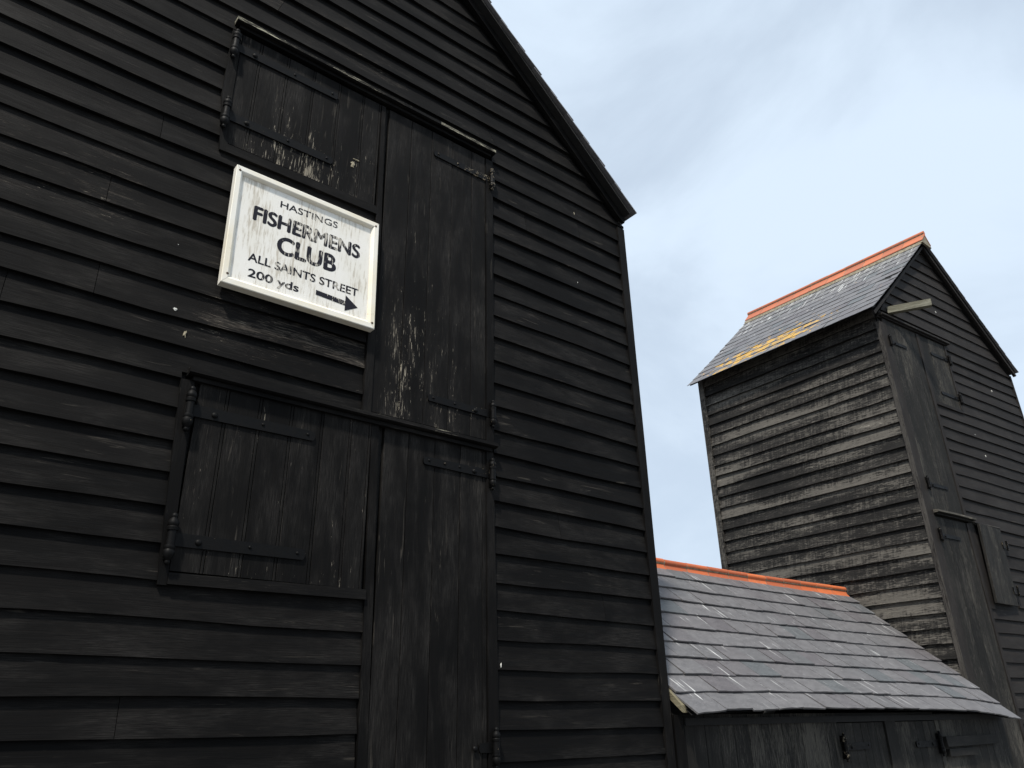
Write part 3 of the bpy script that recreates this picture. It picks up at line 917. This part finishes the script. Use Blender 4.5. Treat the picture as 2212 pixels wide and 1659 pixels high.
addt('CLUB', 1.312, 1.700, 4.339, 4.462, bold=0, sh=.0066)
addt('ALL SAINTS STREET', 1.146, 1.874, 4.215, 4.271, slope=.004, bold=0, sh=.0020)
addt('200 yds', 1.158, 1.474, 4.107, 4.162, slope=.003, bold=0, sh=.0024)
lm.build('lettering', M_letter, sign)
mb = MB()
ar = [(1.588, 4.134), (1.588, 4.168), (1.792, 4.158), (1.792, 4.124)]
mb.face([(x, 3.9485, z) for x, z in ar], [(0, 0)] * 4, (.5, 0, 0))
hd = [(1.790, 4.200), (1.880, 4.138), (1.790, 4.086)]
mb.face([(x, 3.9484, z) for x, z in hd], [(0, 0)] * 3, (.5, 1, 0))
mb.build('arrow', M_letter, sign)

# =============================================================== LOW SHED
shed = thing('low_shed', 'low plank shed with slate roof and orange ridge tiles, between two tall huts', 'shed', (7.5, 5.6, 0))
SX0, SX1 = 4.69, 10.385
EZ = [(4.60, 1.700), (4.725, 1.708), (5.082, 1.722), (5.404, 1.727), (5.758, 1.737), (6.419, 1.739), (7.364, 1.734), (8.527, 1.720), (9.251, 1.702), (9.8, 1.668), (10.133, 1.638), (10.6, 1.61)]
def ez(x):
    for (a, za), (b, zb) in zip(EZ[:-1], EZ[1:]):
        if x <= b: return za + (zb - za) * (x - a) / (b - a)
    return EZ[-1][1]
def sP(u, v):
    x = SX0 + (SX1 - SX0) * u
    y = 3.835 + (5.62 - 3.835) * v
    flat = 1.655 + (3.235 - 1.655) * v
    w = max(0, 1 - v * 2.2) ** 1.5
    z = flat + (ez(x) - 1.655 - .02) * w - .018 * math.sin(math.pi * u) * v - .03 * math.sin(math.pi * min(1, v * 1.0)) * .6
    return Vector((x, y, z))
mb = MB()
slates(mb, sP, SX1 - SX0, 2.38, 10, .335, seed=5, white=lambda u, v: .25 + .25 * rnd.random(), jit=.0065, lf=.030, tw=.006, thick=.013)
mb.build('roof_slope', M_slate, shed)
mb = MB()
def sPb(u, v):
    p = sP(1 - u, v); return Vector((p.x, 2 * 5.62 - p.y, p.z))
slates(mb, sPb, SX1 - SX0, 2.38, 10, .335, seed=6)
mb.build('roof_slope', M_slate, shed)
mb = MB()
n = 24
for i in range(n):
    u0, u1 = i / n + (.002 if i == 0 else 0), (i + 1) / n - (.002 if i == n - 1 else 0)
    for k in range(8):
        v0, v1 = .025 + .975 * k / 8, .025 + .975 * (k + 1) / 8
        for side in (0, 1):
            q = []
            for (u, v) in ((u0, v0), (u1, v0), (u1, v1), (u0, v1)):
                p = sP(u, v) if not side else sPb(1 - u, v)
                q.append((p.x, p.y, p.z - .006))
            mb.face(q, [(0, 0)] * 4, (.3, 0, 0))
            q = [(a, b, c - .022) for a, b, c in q]
            mb.face(q[::-1], [(0, 0)] * 4, (.3, 0, 0))
mb.build('roof_boarding', M_felt, shed)
rz = 3.268
def ssag(t): return -.028 * math.sin(math.pi * t)
ridge(shed, Vector((SX0, 5.62, rz)), Vector((SX1 + .005, 5.62, rz)), .375, .235, R(49), sag=ssag, seed=3)
mb, mbk = MB(), MB()
for i in range(30):
    a, b = SX0 + (SX1 - SX0) * i / 30, SX0 + (SX1 - SX0) * (i + 1) / 30
    f = lambda x: ssag((x - SX0) / (SX1 - SX0)) + .006 * noise.noise(Vector((x * 9, 0, 0)))
    za, zb = f(a), f(b)
    for s_ in (-1, 1):
        Y = lambda d: 5.62 + s_ * d
        p = [(a, Y(.168), 3.040 + za), (b, Y(.168), 3.040 + zb), (b, Y(.14), 3.06 + zb), (a, Y(.14), 3.06 + za),
             (a, Y(.148), 3.088 + za), (b, Y(.148), 3.088 + zb), (b, Y(.10), 3.12 + zb), (a, Y(.10), 3.12 + za)]
        (mb if s_ < 0 else mbk).hexa(p, 0, (.5, 0, 0), (0, 0))
mb.build('mortar_bed', M_mortar, shed); mbk.build('mortar_bed', M_mortar, shed)
# front wall of vertical boards
SF = Matrix.Translation((0, 4.02, 0))
js = [4.775, 5.010, 5.175, 5.360, 5.548, 5.730, 5.865, 6.000, 6.140, 6.280, 6.470, 6.655, 6.760, 6.850]
mb = MB(SF)
def w_sh(x, z): return .35 + .35 * noise.noise(Vector((x * 1.5, 2, z)))
planks(mb, js, .05, 1.70, 0, bead=False, wear=w_sh, seed=51, nz_=12)
j2 = [8.712, 8.80, 8.97, 9.13, 9.30, 9.46, 9.63, 9.80, 9.97, 10.12, 10.25, 10.395]
planks(mb, j2, .05, 1.685, 0, bead=False, wear=w_sh, seed=52, nz_=12)
mb.box(6.852, 8.71, .002, .03, 1.636, 1.70, 0, (.4, .1, 0))
mb.box(7.672, 7.868, -.014, .03, .05, 1.634, 2, (.4, .2, 0))
mb.build('front_wall', M_midplank, shed)
mb = MB(SF)
planks(mb, [6.856, 6.985, 7.115, 7.255, 7.375, 7.51, 7.668], .06, 1.618, .004, bead=False, wear=w_sh, seed=53)
d1 = mb.build('shed_door', M_midplank, shed)
mb = MB(SF)
planks(mb, [7.872, 8.02, 8.16, 8.30, 8.44, 8.575, 8.706], .06, 1.618, .004, bead=False, wear=w_sh, seed=54)
d2 = mb.build('shed_door', M_midplank, shed)
strap_hinge(SF, 6.875, 1.425, .46, 1, d1, y=0, h=.062, wear=.5, bolts=2)
strap_hinge(SF, 8.69, 1.41, .46, -1, d2, y=0, h=.062, wear=.1, bolts=2)
mb = MB(SF); mb.box(8.80, 10.06, -.045, -.001, 1.375, 1.470, 0, (.3, .15, 0), .004)
mb.build('cross_bar', M_midplank, shed)
mb = MB(SF); mb.box(8.82, 9.46, -.040, -.001, 1.285, 1.352, 0, (.1, .1, 0), .004)
mb.build('cross_bar', M_midplank, shed)
mb = MB(SF)
mb.box(SX0 + .08, SX1 - .02, -.022, -.003, 1.625, 1.675, 0, (.1, 0, 0))
mb.build('eaves_board', M_felt, shed)
mb = MB(SF); corner_board(mb, 4.655, 4.765, 0, 1.70, -.012, .03)
mb.build('corner_board', M_trim, shed)
mb = MB()
mb.hexa([(4.665, 3.93, 1.712), (4.725, 3.93, 1.712), (4.725, 4.22, 1.96), (4.665, 4.22, 1.96), (4.665, 3.93, 1.762), (4.725, 3.93, 1.762), (4.725, 4.20, 2.01), (4.665, 4.20, 2.01)], 1, (.5, .8, 0))
mb.build('verge_batten', M_lath, shed)
mb = MB()
mb.box(4.70, 10.38, 7.16, 7.2, 0, 1.68, 2); mb.build('back_wall', M_midplank, shed)
for x in (4.70, 10.36):
    mb = MB(); mb.prism([(4.06, 0), (7.16, 0), (7.16, 1.62), (5.62, 3.10), (4.06, 1.70)], x, x + .02, None, 'yz')
    mb.build('end_wall', M_felt, shed)

# =============================================================== RIGHT NET HUT
X2, D2, YAW = 10.41, 4.30, R(-4.5)
hut2 = thing('net_hut', 'tall grey-weathered net hut with a lichen-spotted slate roof, beyond the low shed', 'hut', (12.3, 6.0, 0), 'tall net huts')
F2 = Matrix.Translation((X2, D2, 0)) @ Matrix.Rotation(YAW, 4, 'Z')
HW = 3.97; AU = 1.925
bz2 = [6.840 + .183 * 1 - .183 * i for i in range(39)]
bz2 = [7.06 + .205 * i for i in range(11, 0, -1)] + [7.045] + [6.86 - .183 * i for i in range(38)]
g2l = lambda z: max(0.0, AU - (9.02 - z) / .985)
g2r = lambda z: min(HW, AU + (9.02 - z) / .985)
mb = MB(F2)
zones = [(7.10, 9.0, [(g2l, g2r)]), (5.93, 7.10, [(K(1.855), K(HW))]), (4.16, 5.93, [(K(1.10), K(HW))]),
         (2.98, 4.16, [(K(1.90), K(HW))]), (.03, 2.98, [(K(1.06), K(HW))])]
clad(mb, bz2, zones, seed=61, wear=lambda x, z: .15, wob=.006, lap=.024)
mb.build('front_wall', M_mid, hut2)
mb = MB(F2)
mb.prism([(0.03, 0.0), (HW - .03, 0.0), (HW - .03, 7.02), (AU, 8.88), (.03, 7.02)], .037, .09, (.2, 0, 0), 'xz')
mb.build('inner_wall', M_felt, hut2)
SIDE = Matrix.Translation((X2, D2, 0)) @ Matrix.Rotation(R(-90), 4, 'Z')   # local +x -> world -y, local -y (front) -> world -x
mb = MB(SIDE)
bs = [7.48] + [7.295 - .1848 * i for i in range(41)]
clad(mb, bs, [(.03, 7.36, [(K(-3.24), lambda z: -.055)])], seed=63, wear=lambda x, z: .35 + .5 * noise.noise(Vector((x * .7, z * 5.4, 2))), wob=.008, lap=.042, back=.046)
mb.build('side_wall', M_grey, hut2)
mb = MB(SIDE)
mb.box(-3.28, -.03, .046, .09, 0, 7.34, 0)
mb.build('inner_wall', M_felt, hut2)
mb = MB(SIDE); corner_board(mb, -3.34, -3.235, 0, 7.32, -.012, .05, wr=.45)
mb.build('corner_board', M_grey, hut2)
mb = MB(SIDE); corner_board(mb, -.052, .012, 0, 7.02, -.006, .040, wr=.7)
mb.build('corner_board', M_mid, hut2)
mb = MB(F2); corner_board(mb, -.004, .095, 0, 7.02, -.012, .030, wr=.25)
mb.build('corner_board', M_mid, hut2)
mb = MB(F2); corner_board(mb, HW - .005, HW + .03, 0, 7.09, -.004, .060)
mb.build('corner_board', M_mid, hut2)
# far sides, unseen from here
mb = MB(); mb.box(14.25, 14.30, 4.02, 7.6, 0, 7.0, 1); mb.build('side_wall', M_mid, hut2)
mb = MB(); mb.prism([(10.45, 0), (14.28, 0), (14.28, 7.0), (12.32, 8.9), (10.45, 7.0)], 7.56, 7.60, None, 'xz'); mb.build('back_wall', M_mid, hut2)
# roof
def r2(sg):
    def P(u, v):
        if sg < 0:
            a = Vector((10.155, 7.70, 7.115)); b = Vector((10.155, 4.215, 7.135)); c = Vector((12.32, 7.62, 9.150)); d = Vector((12.32, 4.030, 9.110))
        else:
            a = Vector((14.46, 3.865, 7.13)); b = Vector((14.46, 7.62, 7.13)); c = Vector((12.32, 4.030, 9.110)); d = Vector((12.32, 7.62, 9.150))
        p = (a * (1 - u) + b * u) * (1 - v) + (c * (1 - u) + d * u) * v
        return p + Vector((0, 0, -.02 * math.sin(math.pi * v)))
    return P
def li(u, v):
    e = math.exp(-((v - .06 - .12 * u) / .17) ** 2); c = math.exp(-((u - .42) / .30) ** 4)
    return e * (.15 + .50 * c) * (1.0 if v < .42 else 0)
def wh(u, v): return max(0, (v - .2) / .8) * 1.0
mb = MB(); slates(mb, r2(-1), 3.5, 2.92, 12, .27, seed=71, white=wh, lich=li, thick=.006, lf=.014, tw=.003)
mb.build('roof_slope', M_slate2, hut2)
mb = MB(); slates(mb, r2(1), 3.7, 2.92, 14, .27, seed=72, thick=.008)
mb.build('roof_slope', M_slate, hut2)
mb = MB()
for sg in (-1, 1):
    P = r2(sg)
    q = [P(.01, .02), P(.99, .02), P(.99, 1), P(.01, 1)]
    t_ = [tuple(p + Vector((0, 0, -.004))) for p in q]; b2 = [tuple(p + Vector((0, 0, -.028))) for p in q]
    mb.hexa(b2 + t_, 0, (.3, 0, 0), (0, 0))
mb.build('roof_boarding', M_felt, hut2)
mb = MB(F2)
mb.prism([(-.21, 7.095), (AU, 9.035), (AU, 8.99), (-.18, 7.055)], -.075, -.035, (.3, .1, 0), 'xz')
mb.build('barge_board', M_mid, hut2)
mb = MB(F2)
mb.prism([(4.045, 7.085), (AU, 9.035), (AU, 8.97), (4.0, 7.055)], -.075, -.035, (.3, .1, 0), 'xz')
mb.build('barge_board', M_mid, hut2)
ridge(hut2, Vector((12.32, 4.0, 9.215)), Vector((12.32, 7.60, 9.245)), .36, .225, R(46), cols=1.0, seed=13)
mb, mbk = MB(), MB()
for i in range(20):
    a, b = 4.03 + 3.57 * i / 20, 4.03 + 3.57 * (i + 1) / 20
    for s_ in (-1, 1):
        X = lambda d: 12.32 + s_ * d
        z0 = 8.965 + .035 * i / 20; k1 = .006 * noise.noise(Vector((i * 1.7, 0, 3)))
        p = [(X(.182), a, z0 + k1), (X(.182), b, z0), (X(.14), b, z0 + .03), (X(.14), a, z0 + .03), (X(.160), a, z0 + .06), (X(.160), b, z0 + .06), (X(.10), b, z0 + .10), (X(.10), a, z0 + .10)]
        (mb if s_ < 0 else mbk).hexa(p, 1, (.5, 0, 0), (0, 0))
mbk.build('mortar_bed', M_mortar, hut2); mb.build('mortar_bed', M_mortar, hut2); mb = MB()
mb.prism([(12.15, 9.00), (12.49, 9.00), (12.37, 9.18), (12.27, 9.18)], 4.008, 4.04, (.5, 0, 0), 'xz')
mb.build('mortar_bed', M_mortar, hut2)
# doors
def w2(x, z): return .35 + .3 * noise.noise(Vector((x * 4, 1, z * .8)))
mb = MB(F2); planks(mb, [.19, .40, .61, .82, .99], 4.20, 7.09, .0, bead=False, wear=w2, seed=81, nz_=22)
a1 = mb.build('tall_door', M_midplank, hut2)
strap_hinge(F2, .155, 6.73, .44, 1, a1, y=-.002, h=.055, wear=.1, bolts=1)
strap_hinge(F2, .20, 4.56, .52, 1, a1, y=-.002, h=.055, wear=.1, bolts=1)
mb = MB(F2); post(mb, [(.995, 1.062, 4.2), (.995, 1.075, 7.09)], w=(.2, 0)); mb.build('door_post', M_mid, hut2)
mb = MB(F2); post(mb, [(.098, .185, 0), (.098, .185, 7.09)], y0=-.006, w=(.3, 0)); mb.build('door_post', M_mid, hut2)
mb = MB(F2); planks(mb, [1.08, 1.33, 1.58, 1.80], 5.98, 7.09, .0, bead=False, wear=w2, seed=82)
a2 = mb.build('upper_hatch', M_midplank, hut2)
strap_hinge(F2, 1.83, 6.83, .50, -1, a2, y=-.002, h=.055, wear=.2, bolts=1)
strap_hinge(F2, 1.83, 6.16, .50, -1, a2, y=-.002, h=.055, wear=.2, bolts=1)
mb = MB(F2); mb.box(1.08, 1.85, -.008, .03, 5.925, 5.975, 0, (.3, .2, 0)); mb.build('hatch_sill', M_mid, hut2)
mb = MB(F2); post(mb, [(1.803, 1.85, 5.98), (1.803, 1.85, 7.09)], w=(.2, 0)); mb.build('hatch_post', M_mid, hut2)
mb = MB(F2); drip_board(mb, .05, 1.93, 7.185, out=.055, th=.025, under=.015, wear=.7); mb.build('drip_board', M_mid, hut2)
mb = MB(F2); drip_board(mb, .19, 1.165, 4.205, out=.075, th=.026, under=.015, wear=.9); mb.build('drip_board', M_midplank, hut2)
mb = MB(F2); planks(mb, [.19, .42, .64, .84, .985], .06, 4.10, .0, bead=False, wear=w2, seed=83, nz_=26)
a3 = mb.build('tall_door', M_midplank, hut2)
strap_hinge(F2, .19, 3.85, .52, 1, a3, y=-.002, h=.055, wear=.3, bolts=1)
mb = MB(F2); post(mb, [(.990, 1.055, 0), (.990, 1.055, 4.1)], w=(.2, 0)); post(mb, [(1.0565, 1.205, 2.96), (1.0565, 1.205, 4.13)], y0=-.002, w=(.2, 0)); mb.build('door_post', M_mid, hut2)
# small side hatch, slightly ajar on its right-hand hinges
HM = F2 @ Matrix.Translation((1.865, -.03, 0)) @ Matrix.Rotation(R(3), 4, 'Z') @ Matrix.Translation((-.38, 0, 0)) @ Matrix(((1, 0, .10, 0), (0, 1, 0, 0), (0, 0, 1, 0), (0, 0, 0, 1)))
mb = MB(HM); planks(mb, [-.66, -.44, -.22, 0], 3.03, 4.12, .0, bead=False, wear=lambda x, z: .30, seed=84)
a4 = mb.build('side_hatch', M_midplank, hut2)
for z in (3.88, 3.24):
    mb = MB(HM)
    mb.box(-.06, .06, -.014, -.001, z - .045, z + .045, 0, (.5, .4, 0)); mb.box(.055, .075, -.03, -.001, z - .07, z + .07, 2, (.5, .4, 0))
    mb.build('hinge_plate', M_iron, a4)
mb = MB(F2); drip_board(mb, 1.19, 1.90, 4.165, out=.035, th=.016, under=.01, wear=.8, seg=4); mb.build('hatch_head', M_mid, hut2)
mb = MB(F2); mb.box(1.19, 1.90, .028, .036, 2.98, 4.13, 2, (.1, 0, 0)); mb.build('hatch_opening', M_felt, hut2)
# hoist beam poking out of the gable, aslant
BM = F2 @ Matrix.Translation((.36, .02, 7.255)) @ Matrix.Rotation(R(-56), 4, 'Z')
mb = MB(BM)
mb.box(0, .60, -.045, .045, 0, .105, 0, (.6, .5, 0), .002)
mb.build('hoist_beam', M_beam, hut2)
for i, (x, z) in enumerate([(2.05, 5.62), (2.2, 5.30), (3.1, 6.6), (3.3, 4.75), (1.9, 7.75), (.27, 4.02)]):
    mb = MB(F2); blob(mb, x, .008, z, .03, .03, 50 + i); mb.build('bird_dropping', M_lime, hut2)
